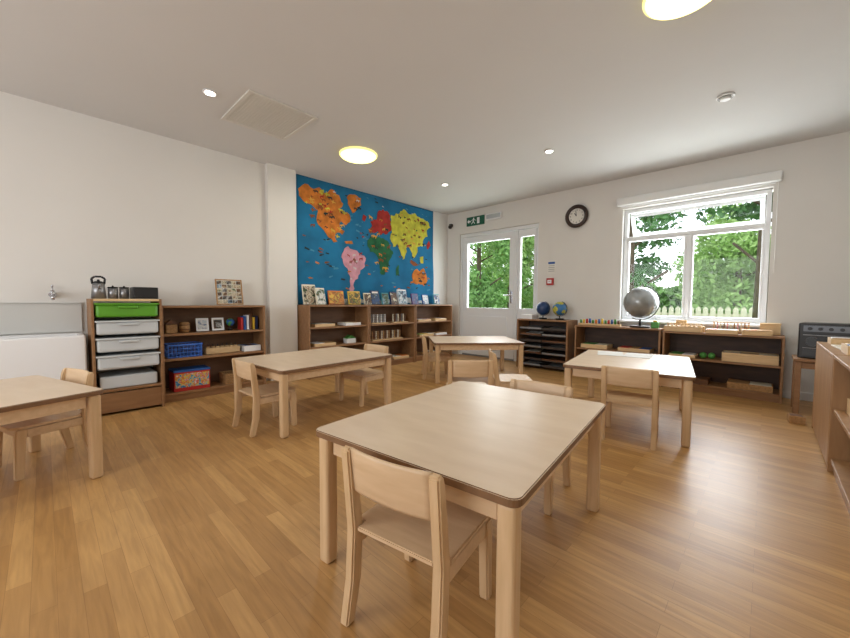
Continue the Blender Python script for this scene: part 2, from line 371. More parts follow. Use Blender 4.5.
gr=(60,84,44);dk=(40,36,34);cr=(206,196,170);bn=(120,84,50);og=(196,120,48);ye=(214,178,70);bl=(44,80,130);sk_=(130,160,180);wh=(214,214,210)
bookat(S2,-.33,-.13,ct,.17,.25,.02,CREAM,[gr,dk,cr,bn,wh],'open-fronted cookery book with food photographs on its cover',BG)
bookat(S2,-.20,-.17,ct,.14,.21,.02,CREAM,[cr,wh,gr,bn],'pale book with garden photographs on its cover',BG,yaw=.2)
bookat(S2,.05,-.13,ct,.23,.18,.02,ORG,[ye,og,bn,ye,dk],'orange and yellow picture book with a brown horse on the cover',BG)
bookat(S2,.33,-.14,ct,.19,.18,.02,YEL,[gr,ye,bn,gr,ye],'yellow picture book with a green jungle scene',BG)
bookat(S3,-.36,-.16,ct,.12,.16,.015,CREAM,[cr,bn,dk,cr],'small cream picture book with brown drawing',BG)
bookat(S3,-.20,-.13,ct,.15,.20,.02,NAVY,[dk,bl,dk,sk_],'dark blue picture book with pale title',BG,title=PAPER)
bookat(S3,-.02,-.14,ct,.13,.17,.02,TEAL,[bl,sk_,gr,dk],'blue-green picture book with sea picture',BG)
bookat(S3,.14,-.15,ct,.13,.19,.02,NAVY,[dk,bn,dk,cr],'black and brown picture book',BG)
bookat(S3,.33,-.14,ct,.18,.23,.02,WHITE,[bl,dk,sk_,wh,bl],'white and blue picture book with a sea illustration',BG)
bookat(S4,-.30,-.14,ct,.14,.17,.02,PURP,[dk,bl,(90,60,100),sk_],'purple picture book with pale picture',BG)
bookat(S4,-.06,-.14,ct,.13,.16,.02,BLUE,[bl,wh,sk_],'blue picture book with white cover panel',BG)
bookat(S4,.22,-.14,ct,.14,.17,.02,TEAL,[bl,dk,wh,bl],'dark teal picture book with pale figures',BG)
r=R90
def frame_photo(loc,rot,w,h,m,pic,label):
    o=T('framed_photo',label,'framed photo',loc,(-.18,0,rot))
    g=G(); t=.012
    for s in (-1,1): g.box((s*(w/2-t/2),0,h/2),(t,.012,h),m,.002); g.box((0,0,h/2+s*(h/2-t/2)),(w-2*t,.012,t),m,.002)
    g.obj('frame',o)
    g=G(); g.box((0,.002,h/2),(w-2*t,.004,h-2*t),PAPER)
    for (x,z,a,b,mm) in pic: g.box((x*w,-.001,z*h),(a*w,.002,b*h),mm)
    g.obj('picture',o); return o
pic=[]; pms=[photo_mat('snapshot',c_,24,i) for i,c_ in enumerate(([dk,bn,cr],[gr,cr,bn],[dk,sk_,wh],[bn,cr,dk],[wh,dk,bn]))]
random.seed(3)
for i in range(5):
    for j in range(6): pic.append((-.36+i*.18,.12+j*.15,.165,.135,random.choice(pms)))
frame_photo(at(S1,.17,-.14,ct+.006),r,.26,.27,TAN,pic,'framed collage of small photographs standing on the shelf unit')
z=.63
o=T('toy_house','small brown wooden toy house on the shelf','toy',at(S1,-.36,-.15,z),r)
g=G(); g.box((0,0,.04),(.09,.07,.08),TAN,.006); g.obj('toy_body',o)
g=G(); g.poly([(-.055,0),(.055,0),(0,.045)],.08,BRN,Matrix.Translation((0,.04,.082))@Euler((R90,0,0)).to_matrix().to_4x4()); g.obj('toy_roof',o)
o=T('toy_barrel','rounded wooden toy barrel with brown bands on the shelf','toy',at(S1,-.25,-.15,z),r)
g=G(); g.cyl((0,0,.05),.045,.098,TAN,bev=.01); g.obj('barrel_body',o); g=G(); g.torus((0,0,.03),.045,.004,BRN); g.torus((0,0,.072),.045,.004,BRN); g.obj('bands',o)
frame_photo(at(S1,-.10,-.17,z+.004),r,.11,.13,WHITE,[(0,.5,.7,.7,photo_mat('card',[sk_,wh,bl],20,4))],'small white frame with a seascape card')
frame_photo(at(S1,.04,-.17,z+.004),r,.11,.13,WHITE,[(0,.5,.7,.7,photo_mat('card',[wh,dk,bn],20,9))],'small white frame with an animal card')
def globe(loc,R,ball,land,base,label,h=None,rot=0,sub=4,thr=.08,arm=1.07):
    o=T('globe',label,'globe',loc,rot); h=h or R*.5
    g=G(); g.cyl((0,0,.01),R*.6,.02,base,bev=.004); g.cyl((0,0,.02+h/2),R*.08,h,base); g.obj('stand',o)
    c=(0,0,h+.02+R*1.07)
    g=G(); g.torus(c,R*arm,R*.035,base,(R90,0,0),math.radians(-115),math.radians(75)); g.obj('meridian_arm',o)
    b=T('ball',None,None,c); b.parent=o
    g=G(); g.sph((0,0,0),R,ball,seg=36)
    g.obj('sphere',b)
    g=G(); t=bmesh.new(); bmesh.ops.create_icosphere(t,subdivisions=sub,radius=R*1.006)
    kill=[f for f in t.faces if noise.noise(f.calc_center_median()/R*1.6+Vector((3,1,7)))<thr]
    bmesh.ops.delete(t,geom=kill,context='FACES')
    for f in t.faces: f.smooth=True
    g.add(t,land); g.obj('landmasses',b)
    return o
globe(at(S1,.16,-.15,z),.04,BLUE,GREEN,BLACK,'tiny blue desk globe on the shelf',rot=r)
bcol=[RED,BLUE,WHITE,BRN,YEL,NAVY]
for i in range(6):
    hh=.13+.012*((i*5)%4)
    o=T('book','thin upright children\'s book with a coloured spine','book',at(S1,.26+i*.03,-.15,z),r,'upright books on the shelf')
    g=G(); g.box((-.010,0,hh/2),(.002,.10,hh),bcol[i]); g.box((.010,0,hh/2),(.002,.10,hh),bcol[i]); g.box((0,-.05,hh/2),(.022,.002,hh),bcol[i]); g.obj('cover',o)
    g=G(); g.box((0,0,hh/2),(.017,.096,hh-.006),PAPER); g.obj('pages',o)
z=.40
BM=C('blue_plastic',(64,112,200),.4)
basket(at(S1,-.27,-.155,z),r,.28,.2,.12,BM,'blue plastic lattice basket',3,'basket',.03,.006)
o=T('cylinder_block','wooden block with knobbed cylinders on the shelf','toy',at(S1,.08,-.15,z),r)
g=G(); g.box((0,0,.03),(.32,.08,.06),LIGHTW,.004); g.obj('block',o)
for i in range(7):
    g=G(); g.cyl((0,0,.006),.014+.0008*i,.012,LIGHTW); g.cyl((0,0,.02),.004,.016,BLACK); g.sph((0,0,.03),.007,BLACK,seg=10); g.obj('knobbed_cylinder',o,(-.13+i*.043,0,.06))
tray(at(S1,.35,-.15,z),r,.17,.18,.06,WHITE,'white tray holding blue and brown pieces',fill=[BLUE,BRN,BLUE])
z=.08
o=T('toy_box','red and blue printed cardboard toy box with pictures','box',at(S1,-.22,-.16,z),r)
g=G(); g.box((0,0,.09),(.30,.2,.18),RED,.004); g.obj('box_body',o)
g=G(); g.box((0,0,.19),(.306,.206,.02),BLUE,.004); g.obj('lid',o)
g=G(); g.box((0,-.101,.1),(.28,.002,.13),photo_mat('box_print',[(30,70,150),(60,150,190),(220,190,70),(190,50,50),(220,220,220)],30,2)); g.obj('printed_pictures',o)
basket(at(S1,.22,-.16,z),r,.3,.2,.10,TAN,'woven tan basket on the bottom shelf',name='wicker_basket')
def bead_tray(u,x,z,w=.3,m=LIGHTW,fl=None,label='pale wooden tray of beads on the bookcase shelf'):
    return tray(at(u,x,-.16,z),u.rotation_euler.z,w,.2,.035,m,label,'activity trays on shelves',fill=fl)
bead_tray(S2,-.2,.62,.28,LIGHTW,[GREY,CREAM,GREY]); bead_tray(S2,.22,.62,.24,WHITE,[CREAM,TAN])
o=T('model_house','small white and green folded card model','toy',at(S2,.22,-.17,.38),r)
g=G(); g.box((0,0,.03),(.14,.09,.06),WHITE,.003); g.obj('model_body',o)
g=G(); g.poly([(-.075,0),(.075,0),(0,.04)],.09,GREEN,Matrix.Translation((0,.045,.062))@Euler((R90,0,0)).to_matrix().to_4x4()); g.obj('model_roof',o)
bead_tray(S2,-.2,.38,.3,LIGHTW,[WHITE,TAN])
def bars(u,x,z,n,label,cols):
    o=T('bead_box',label,'toy',at(u,x,-.16,z),u.rotation_euler.z,'bead boxes on the bookcases')
    g=G(); g.box((0,0,.006),(n*.035+.02,.16,.012),LIGHTW,.002); g.obj('box_base',o)
    for i in range(n):
        g=G()
        for k in range(5): g.sph((0,0,.0+k*.024),.013,cols[i%len(cols)],seg=8)
        g.obj('bead_bar',o,(-(n-1)*.0175+i*.035,-.03,.026))
bars(S3,-.2,.62,8,'wooden rack of grey bead bars',[GREY,WHITE]); bars(S3,.2,.62,8,'wooden rack of cream and brown bead bars',[CREAM,BRN,GREY])
bars(S3,-.05,.38,16,'long rack of brown and tan bead bars',[TAN,BRN,CREAM]); bead_tray(S3,-.2,.08,.32,TAN,[BRN,TAN]); bead_tray(S3,.2,.08,.3,LIGHTW,[CREAM,ORG])
bead_tray(S4,-.2,.62,.3,LIGHTW,[WHITE,GREY,PINK]); bead_tray(S4,.2,.62,.28,LIGHTW,[TAN,WHITE]); bead_tray(S4,-.15,.38,.34,LIGHTW,[GREEN,YEL,CREAM]); bead_tray(S4,.22,.38,.26,WHITE,[TAN]); bead_tray(S4,0,.08,.4,LIGHTW,[BRN,CREAM,BRN])
bead_tray(S2,.1,.08,.3,TAN,[TAN,BRN])
# ---------------------------------------------------------------- drawer trolley
o=TR=T('tray_trolley','tall wooden frame holding plastic trays, the top one green','storage',(WX+.03,.48,0),R90)
w,dp,h=.46,.38,.95
for s in (-1,1):
    g=G(); g.box((s*(w/2-.009),-dp/2,h/2),(.018,dp,h),SHELF,.003); g.obj('side_panel',o)
g=G(); g.box((0,-dp/2,h-.01),(w-.036,dp,.02),LIGHTW,.003); g.obj('top_panel',o)
g=G(); g.box((0,-dp/2,.2),(w-.036,dp,.02),SHELF,.003); g.box((0,-dp+.02,.1),(w-.036,.02,.16),SHELF,.003); g.obj('plinth',o)
g=G(); g.box((0,-.01,.55),(w-.036,.012,.66),WALL); g.obj('back_panel',o)
TG=C('green_tray',(92,158,42),.35); TW=C('clear_tray',(200,204,205),.35)
for z,m in ((.800,TG),(.658,TW),(.516,TW),(.374,TW)):
    dr=T('tray_drawer',None,None); dr['label']='green plastic tray' if m==TG else 'translucent white plastic tray'; dr.parent=o
    g=G(); g.box((0,-dp/2-.01,z+.052),(w-.055,dp-.01,.104),m,.018); g.obj('tray_body',dr)
    g=G(); g.box((0,-dp/2-.012,z+.108),(w-.04,dp+.01,.014),m,.004); g.obj('tray_rim',dr)
    g=G(); g.box((0,-dp-.012,z+.084),(.13,.02,.02),m,.005); g.obj('tray_handle',dr)
g=G(); g.box((0,-dp/2,.262),(w-.08,dp-.06,.10),TW,.01); dr=g.obj('storage_box',TR)
tt=.95
o=T('kettle','dark polished steel kettle with black handle and lid','kettle',at(TR,-.165,-.2,tt),r)
g=G(); g.cyl((0,0,.065),.05,.13,STEEL,r2=.038,bev=.004); g.obj('kettle_body',o)
g=G(); g.cyl((0,0,.137),.036,.014,BLACK,r2=.024); g.sph((0,0,.150),.010,BLACK,seg=12); g.obj('lid',o)
g=G(); g.tube([(-.036,0,.12),(-.042,0,.165),(-.02,0,.182),(.02,0,.182),(.042,0,.165),(.036,0,.12)],.008,BLACK); g.obj('handle',o)
g=G(); g.tube([(.0,-.038,.08),(0,-.065,.115)],.009,STEEL); g.obj('spout',o)
for k,x in enumerate((-.075,.0)):
    o=T('steel_canister','brushed steel canister with lid','canister',at(TR,x,-.2+.01*k,tt),r,'steel canisters')
    g=G(); g.cyl((0,0,.045),.034,.09,STEEL,bev=.003); g.obj('canister_body',o)
    g=G(); g.cyl((0,0,.095),.036,.01,BLACK,bev=.003); g.sph((0,0,.104),.008,BLACK,seg=10); g.obj('lid',o)
o=T('cd_player','plain black box-shaped audio player','audio player',at(TR,.135,-.2,tt),r)
g=G(); g.box((0,0,.052),(.175,.2,.10),BLACK,.006); g.obj('case',o)
g=G(); g.box((0,-.101,.052),(.155,.003,.07),C('panel_dark',(34,35,38),.3)); g.obj('front_panel',o)
# ---------------------------------------------------------------- sink
o=T('trough_sink','white ceramic trough sink fixed to the wall','sink',(WX+.005,-.35,0),R90)
g=G(); w=1.14; d0=.36
g.box((0,-d0+.02,.49),(w,.04,.34),WHITE,.012); g.box((0,-.02,.49),(w,.04,.34),WHITE,.01)
for s in (-1,1): g.box((s*(w/2-.02),-d0/2,.49),(.04,d0-.07,.34),WHITE,.01)
g.box((0,-d0/2,.36),(w-.06,d0-.06,.03),WHITE); g.obj('basin',o)
g=G(); g.box((0,-d0/2+.04,.16),(w-.1,d0-.12,.31),TRIM,.005); g.obj('base_cabinet',o)
SPL=C('splashback',(206,206,202),.3)
g=G(); g.box((0,-.008,.79),(w,.014,.24),SPL,.002); g.box((0,-.014,.913),(w,.028,.008),SPL,.002); g.obj('splashback',o)
o=T('tap','chrome wall-mounted lever tap above the sink','tap',(WX+.005,.05,.98),R90)
g=G(); g.cyl((0,-.01,0),.024,.018,CHROME,rot=(R90,0,0)); g.tube([(0,0,0),(0,-.09,.01),(0,-.12,0),(0,-.13,-.04)],.011,CHROME); g.obj('spout',o)
g=G(); g.cyl((0,-.05,.02),.014,.03,CHROME); g.tube([(0,-.05,.035),(0,-.03,.07)],.006,CHROME); g.sph((0,-.03,.072),.009,CHROME,seg=10); g.obj('lever',o)
# ---------------------------------------------------------------- world map tapestry
o=MP=T('world_map_tapestry','large blue fabric world map with coloured felt continents','tapestry',(WX+.012,2.17,0))
MB=mat('map_blue_felt',(24,108,150),.95,noise=.22,nscale=3)
t=bmesh.new(); NU,NV=100,44
def rip(u,v):
    k=max(0,min(1,(2.5-v)/1.1)); return .004+k*(.010+.008*math.sin(u*5.2+1.2*math.sin(v*2.1))+.005*math.sin(u*14+v*4)+.003*math.sin(v*9+u*3))
GV=[[t.verts.new((rip(2.5*i/NU,.895+1.6*j/NV),2.5*i/NU,.895+1.6*j/NV)) for j in range(NV+1)] for i in range(NU+1)]
for i in range(NU):
    for j in range(NV):
        f_=t.faces.new((GV[i][j],GV[i+1][j],GV[i+1][j+1],GV[i][j+1])); f_.smooth=True
g=G(); g.add(t,MB); bk=g.obj('fabric_backing',o); md=bk.modifiers.new('s','SOLIDIFY'); md.thickness=.002
def drape(P,m,off,g):
    t=bmesh.new(); vs=[t.verts.new((p[0],p[1],0)) for p in P]
    f=t.faces.new(vs); bmesh.ops.triangulate(t,faces=[f])
    for _ in range(3):
        L_=[e for e in t.edges if e.calc_length()>.09]
        if L_: bmesh.ops.subdivide_edges(t,edges=L_,cuts=1); bmesh.ops.triangulate(t,faces=t.faces[:])
    for v in t.verts:
        u,w_=v.co.x,v.co.y; v.co=Vector((rip(u,w_)+off,u,w_))
    t.normal_update()
    for f in t.faces:
        if f.normal.x<0: f.normal_flip()
    g.add(t,m)
def felt(name,pts,m,lay=0,label=None,jag=.036):
    P=[(y-2.17,z) for y,z in pts]; out=[]; n=len(P)
    for i in range(n):
        a=Vector(P[i]); b=Vector(P[(i+1)%n]); out.append(tuple(a)); k=max(1,int((b-a).length/.034))
        nn=Vector((-(b-a).y,(b-a).x)).normalized() if (b-a).length>0 else Vector((0,0))
        for j in range(1,k): out.append(tuple(a+(b-a)*j/k+nn*random.uniform(-jag/2,jag/2)))
    g=G(); drape(out,m,.006+lay*.002,g); return g.obj(name,MP,label=label)
FO=mat('felt_orange',(190,112,40),.95,noise=.34,nscale=11); FP=mat('felt_pink',(200,146,160),.95,noise=.2,nscale=11); FG=mat('felt_green',(34,96,60),.95,noise=.3,nscale=11)
FR=mat('felt_red',(160,44,36),.95,noise=.25,nscale=11); FY=mat('felt_yellow',(190,186,62),.95,noise=.24,nscale=11); FB=mat('felt_brown',(130,74,36),.95,noise=.2,nscale=9); FW=mat('felt_white',(196,200,198),.95); FD=mat('felt_dark',(38,50,50),.95)
FT=mat('felt_light_blue',(66,134,164),.95); FK=mat('felt_ochre',(206,158,64),.95,noise=.1)
random.seed(11)
felt('continent',[(2.19,2.32),(2.28,2.40),(2.40,2.36),(2.48,2.40),(2.58,2.34),(2.66,2.42),(2.78,2.36),(2.84,2.26),(2.78,2.18),(2.90,2.16),(2.96,2.08),(2.88,1.98),(2.80,2.02),(2.78,1.94),(2.86,1.90),(2.82,1.84),(2.74,1.86),(2.70,1.80),(2.74,1.74),(2.68,1.72),(2.60,1.78),(2.54,1.86),(2.46,1.92),(2.44,2.02),(2.46,2.10),(2.36,2.16),(2.26,2.18),(2.20,2.24)],FO,label='orange felt North America')
felt('continent',[(2.90,2.36),(3.00,2.42),(3.14,2.40),(3.14,2.30),(3.06,2.22),(2.99,2.16),(2.94,2.24)],FO,label='orange felt Greenland')
felt('continent',[(2.84,1.62),(2.92,1.70),(3.02,1.66),(3.10,1.62),(3.22,1.56),(3.20,1.44),(3.12,1.38),(3.08,1.26),(3.01,1.20),(3.0,1.08),(2.94,1.08),(2.94,1.22),(2.92,1.36),(2.84,1.44),(2.80,1.54)],FP,label='pink felt South America')
felt('continent',[(3.30,1.88),(3.40,1.91),(3.54,1.89),(3.62,1.86),(3.67,1.76),(3.74,1.68),(3.70,1.62),(3.64,1.54),(3.62,1.42),(3.56,1.34),(3.50,1.34),(3.47,1.44),(3.46,1.55),(3.40,1.64),(3.30,1.66),(3.25,1.74),(3.25,1.82)],FG,label='green felt Africa')
felt('continent',[(3.28,1.96),(3.34,2.04),(3.30,2.10),(3.42,2.14),(3.44,2.26),(3.54,2.32),(3.66,2.28),(3.70,2.16),(3.70,2.02),(3.62,1.96),(3.54,1.97),(3.50,1.93),(3.44,1.98),(3.38,1.94)],FR,label='red felt Europe')
felt('continent',[(3.70,2.26),(3.84,2.30),(3.96,2.40),(4.08,2.34),(4.20,2.38),(4.36,2.32),(4.52,2.30),(4.60,2.20),(4.50,2.14),(4.52,2.04),(4.42,1.98),(4.40,1.86),(4.28,1.84),(4.26,1.72),(4.18,1.64),(4.12,1.76),(4.04,1.82),(4.00,1.70),(3.94,1.60),(3.88,1.74),(3.82,1.84),(3.74,1.78),(3.68,1.90),(3.72,2.0)],FY,label='yellow felt Asia')
felt('continent',[(4.18,1.42),(4.28,1.48),(4.34,1.44),(4.42,1.50),(4.48,1.40),(4.52,1.30),(4.44,1.20),(4.32,1.24),(4.20,1.24),(4.15,1.34)],FO,label='orange felt Australia')
felt('continent',[(2.6,.93),(3.0,.99),(3.5,.95),(4.0,1.0),(4.4,.95),(4.4,.91),(2.6,.91)],FW,label='white felt Antarctica')
for P_,m_ in (([(4.12,1.62),(4.24,1.58),(4.30,1.54),(4.2,1.52),(4.1,1.57)],FB),([(4.34,1.68),(4.42,1.70),(4.42,1.58),(4.36,1.58)],FY),([(3.80,1.46),(3.86,1.52),(3.86,1.36),(3.80,1.34)],FG),([(4.50,1.90),(4.56,1.98),(4.60,1.90),(4.52,1.82)],FR),([(3.20,2.08),(3.24,2.16),(3.18,2.18),(3.16,2.10)],FR),([(2.86,1.76),(2.98,1.78),(3.0,1.74),(2.88,1.73)],FO)):
    felt('island',P_,m_,jag=.01)
BEAST=[(-1,.1),(-.95,.45),(-.7,.5),(-.5,.35),(.5,.4),(.8,.2),(.85,-.1),(.75,-.7),(.55,-.7),(.5,-.15),(-.3,-.1),(-.35,-.7),(-.55,-.7),(-.6,0),(-.8,.05)]
FISH=[(-1,0),(-.5,.35),(.2,.3),(.6,.08),(1,.35),(.9,0),(1,-.35),(.6,-.08),(.1,-.3),(-.5,-.3)]
BIRD=[(-1,.1),(-.6,.35),(-.2,.2),(.3,.8),(.4,.15),(1,.1),(.4,-.15),(.1,-.6),(-.1,-.15),(-.6,.0)]
random.seed(21)
def patches(name,n,cols,y0,y1,z0,z1,smin,smax,shapes,lay=.009):
    g=G()
    for i in range(n):
        yy=random.uniform(y0,y1); zz=random.uniform(z0,z1); s=random.uniform(smin,smax); fl=random.choice((-1,1)); a=random.uniform(-.4,.4); sh=random.choice(shapes)
        P=[(yy-2.17+s*(fl*px*math.cos(a)-py*math.sin(a)),zz+s*(px*fl*math.sin(a)+py*math.cos(a))) for px,py in sh]
        drape(P,random.choice(cols),lay+.00008*i,g)
    g.obj(name,MP,kind='stuff')
patches('animal_patches',42,[FB,FD,FR,FB,FK,FY],2.28,2.88,1.80,2.36,.025,.052,[BEAST,BIRD])
patches('animal_patches',5,[FB,FW,FD],2.94,3.12,2.22,2.38,.02,.035,[BEAST])
patches('animal_patches',13,[FW,FB,FR],2.90,3.14,1.24,1.64,.02,.035,[BEAST,BIRD])
patches('animal_patches',26,[FD,FB,FK,FO],3.30,3.68,1.42,2.24,.02,.045,[BEAST])
patches('animal_patches',46,[FB,FD,FR,FG,FB,FK],3.74,4.46,1.80,2.30,.022,.048,[BEAST,BIRD])
patches('animal_patches',7,[FB,FD,FR],4.24,4.44,1.28,1.42,.02,.035,[BEAST])
patches('sea_creature_patches',36,[FD,FT,FB,FT,FO,FD],2.25,4.60,1.02,1.48,.022,.045,[FISH],.006)
patches('sea_creature_patches',12,[FD,FW,FT],2.3,4.5,2.34,2.45,.018,.03,[FISH],.006)
patches('sea_creature_patches',16,[FD,FT,FR,FT],2.96,3.26,1.72,2.2,.02,.035,[FISH,BIRD],.006)
patches('sea_creature_patches',14,[FD,FT,FB],2.25,2.66,1.4,1.8,.02,.04,[FISH],.006)
patches('sea_creature_patches',8,[FD,FT,FB],3.8,4.5,1.46,1.66,.02,.035,[FISH],.006)
# ---------------------------------------------------------------- far wall things
o=T('wall_clock','round wall clock with thick dark brown rim and white face','clock',(-1.94,WY-.001,2.12))
CR_=C('clock_rim',(50,32,24),.3)
g=G(); g.torus((0,-.028,0),.130,.027,CR_,(R90,0,0),n=48); g.cyl((0,-.012,0),.13,.022,CR_,rot=(R90,0,0)); g.obj('rim',o)
g=G(); g.cyl((0,-.027,0),.112,.006,C('clock_face',(226,222,214),.4),rot=(R90,0,0),seg=48); g.obj('face',o)
g=G()
for i in range(12):
    a=math.radians(30*(i+1)); g.text(str(i+1),.032,BLACK,Matrix.Translation((.084*math.sin(a),-.031,.084*math.cos(a)))@Euler((R90,0,0)).to_matrix().to_4x4())
g.obj('numerals',o)
for nm,L_,a,t in (('hour_hand',.05,-32,.010),('minute_hand',.078,-8,.007)):
    g=G(); a=math.radians(a); g.box((L_/2*math.sin(a),-.034,L_/2*math.cos(a)),(t,.002,L_),BLACK,rot=(0,a,0)); g.obj(nm,o)
EG=mat('exit_green',(16,84,60),.4,emit=.06)
o=T('exit_sign','green emergency exit sign with white running figure and arrow','sign',(-3.64,WY-.001,2.31))
g=G(); g.box((0,-.01,0),(.36,.018,.15),EG,.003); g.obj('sign_panel',o)
g=G(); y=-.0205
g.cyl((-.03,y,.045),.012,.002,WHITE,rot=(R90,0,0)); g.box((-.035,y,.01),(.02,.002,.05),WHITE,rot=(0,.25,0)); g.box((-.01,y,.018),(.045,.002,.01),WHITE,rot=(0,.5,0)); g.box((-.06,y,.018),(.04,.002,.01),WHITE,rot=(0,-.5,0)); g.box((-.02,y,-.028),(.045,.002,.012),WHITE,rot=(0,.9,0)); g.box((-.06,y,-.03),(.05,.002,.012),WHITE,rot=(0,-.7,0))
g.box((.065,y,0),(.05,.002,.1),WHITE); g.obj('running_figure',o)
g=G(); g.poly([(-.16,0),(-.125,.035),(-.125,.012),(-.09,.012),(-.09,-.012),(-.125,-.012),(-.125,-.035)],.002,WHITE,Matrix.Translation((0,y,0))@Euler((R90,0,0)).to_matrix().to_4x4()); g.obj('arrow',o)
o=T('emergency_light','white rectangular emergency light fitting above the door','light fitting',(-3.27,WY-.001,2.33))
g=G(); g.box((0,-.02,0),(.3,.038,.10),WHITE,.008); g.obj('housing',o)
g=G(); g.box((0,-.042,0),(.26,.01,.065),C('diffuser',(180,184,188),.2),.004); g.obj('diffuser',o)
o=T('security_camera','small black dome camera in the wall corner','camera',(-4.16,WY-.001,2.28))
g=G(); g.box((0,-.025,.02),(.06,.048,.05),BLACK,.008); g.obj('mount',o)
g=G(); g.sph((0,-.05,-.01),.035,BLACK,seg=16); g.obj('camera_dome',o)
o=T('fire_call_point','red square break-glass fire call point on the wall','fire alarm',(-2.3,WY,1.24))
g=G(); g.box((0,-.02,0),(.1,.038,.1),RED,.006); g.obj('case',o); g=G(); g.box((0,-.041,0),(.06,.003,.05),WHITE); g.text('FIRE',.018,RED,Matrix.Translation((0,-.043,.0))@Euler((R90,0,0)).to_matrix().to_4x4()); g.obj('press_panel',o)
o=T('fire_notice','small blue and white fire action notice on the wall','sign',(-2.29,WY,1.45))
g=G(); g.box((0,-.002,0),(.12,.003,.19),PAPER); g.obj('notice_sheet',o); g=G(); g.box((0,-.0045,.06),(.10,.002,.03),BLUE)
for k in range(4): g.box((0,-.0045,.02-k*.026),(.09,.002,.007),GREY)
g.obj('printed_panel',o)
# ---------------------------------------------------------------- tray rack
o=RK=T('insets_rack','dark rack with stacked sloping trays beside the door','rack',(-2.26,WY-.02,0),0)
w,dp,h=.74,.34,.70
for s in (-1,1):
    g=G(); g.box((s*(w/2-.011),-dp/2,h/2),(.022,dp,h),SHELF,.003); g.obj('side_panel',o)
g=G(); g.box((0,-dp/2,h-.01),(w-.044,dp,.02),SHELF,.003); g.obj('top_panel',o)
g=G(); g.box((0,-.006,h/2),(w-.044,.01,h-.04),DARK); g.obj('back_panel',o)
SL=C('slate_tray',(70,62,58),.5)
for i in range(7):
    for s in (-1,1):
        z=.06+i*.086
        g=G(); g.box((0,0,0),(.33,dp-.05,.012),SL,.002); g.box((0,-(dp-.05)/2+.004,.014),(.33,.008,.022),[GREY,SL,BRN][(i+(s>0))%3],.002)
        if (i+s)%3: g.box((0,-.02,.012),(.2,.2,.008),[GREY,BRN,PAPER][i%3],.002)
        g.obj('sliding_tray',o,(s*.172,-dp/2,z),(.10,0,0))
DB=C('globe_dark_blue',(24,56,104),.3)
globe((-2.32,4.90,.701),.095,DB,DB,BLACK,'plain dark blue globe on a black stand',h=.03)
globe((-2.07,4.88,.701),.095,C('globe_sea',(50,110,160),.3),photo_mat('globe_land',[(150,170,60),(200,180,70),(90,140,60)],40,3),BLACK,'small blue globe with yellow-green continents',h=.03,thr=-.02)
tray((-2.52,4.88,.701),0,.18,.18,.06,WHITE,'white box tray on the rack',fill=[PAPER,CREAM])
zt=.651
DS=C('dark_steel',(96,94,92),.3,metal=1)
globe((-1.09,4.87,zt),.182,C('globe_silver',(168,172,174),.22,metal=.35,noise=.04,nscale=8),C('globe_land_grey',(138,140,138),.3,metal=.3,noise=.12,nscale=14),DS,'large silver-grey globe on a metal stand',h=.08,rot=.6,thr=.14,arm=1.12)
cyc=[GREEN,YEL,RED,BLUE,GREEN,ORG,BLUE,YEL,GREEN,RED,BLUE,GREEN,BRN,YEL]
o=T('peg_stand','pale wooden strip holding a row of coloured pegs','toy',(-1.54,4.84,zt))
g=G(); g.box((0,0,.012),(.5,.07,.024),LIGHTW,.003); g.obj('base_strip',o)
for i in range(13):
    g=G(); g.cyl((0,0,.022+.003*(i%4)),.013,.044+.006*(i%4),cyc[i],bev=.002,seg=14); g.obj('peg',o,(-.225+i*.0375,0,.024))
o=T('toy_block','small green painted block on the low shelf','toy',(-.93,4.84,zt)); g=G(); g.box((0,0,.035),(.07,.07,.07),GREEN,.006); g.obj('block',o); g=G(); g.cyl((0,0,.08),.02,.018,YEL); g.obj('knob',o)
def cylblock(x,y,z,w,rot,label,n=8,m=LIGHTW):
    o=T('cylinder_block',label,'toy',(x,y,z),rot,'cylinder blocks below the window')
    g=G(); g.box((0,0,.03),(w,.07,.06),m,.004); g.obj('block',o)
    for i in range(n):
        g=G(); q=.008+.0012*i; g.cyl((0,0,.005),q,.01,m,seg=14); g.cyl((0,0,.015),.003,.012,m,seg=8); g.sph((0,0,.024),.007,m,seg=10); g.obj('knobbed_cylinder',o,(-w/2+.03+i*(w-.06)/(n-1),0,.06))
    return o
zt=.631
cylblock(-.65,4.90,zt,.34,0,'pale wooden block with a row of knobbed cylinders')
cylblock(-.66,4.80,zt,.34,0,'pale wooden block with a row of knobbed cylinders')
o=T('stacked_blocks','stack of pale wooden bricks on the low shelf','toy',(-.70,4.975,zt))
for i in range(3):
    g=G(); g.box((0,0,.02),(.14-.02*i,.05,.038),LIGHTW,.003); g.obj('brick',o,(0,0,.04*i))
tray((-.33,4.83,zt),0,.26,.19,.04,LIGHTW,'pale wooden tray holding card and beads',fill=[PINK,CREAM,WHITE])
tray((-.07,4.84,zt),.1,.22,.2,.05,LIGHTW,'pale wooden tray with orange and tan pieces',fill=[ORG,TAN])
o=T('sorting_frame','upright pale wooden frame with hanging bars','toy',(-.27,4.975,zt))
g=G(); g.box((0,0,.008),(.3,.06,.016),LIGHTW,.002)
for s in (-1,1): g.box((s*.14,0,.06),(.012,.02,.09),LIGHTW,.002)
g.box((0,0,.11),(.3,.02,.012),LIGHTW,.002); g.obj('frame',o)
g=G()
for i in range(9): g.cyl((-.11+i*.0275,0,.06),.006,.09,[PINK,CREAM,TAN][i%3],seg=10)
g.obj('bars',o)
o=T('lidded_box','pale wooden box with a sloping lid on the low shelf','box',(.03,4.985,zt))
g=G(); g.box((0,0,.05),(.15,.07,.098),LIGHTW,.003); g.obj('box_body',o); g=G(); g.box((0,0,.108),(.156,.076,.012),LIGHTW,.002,rot=(.08,0,0)); g.obj('lid',o)
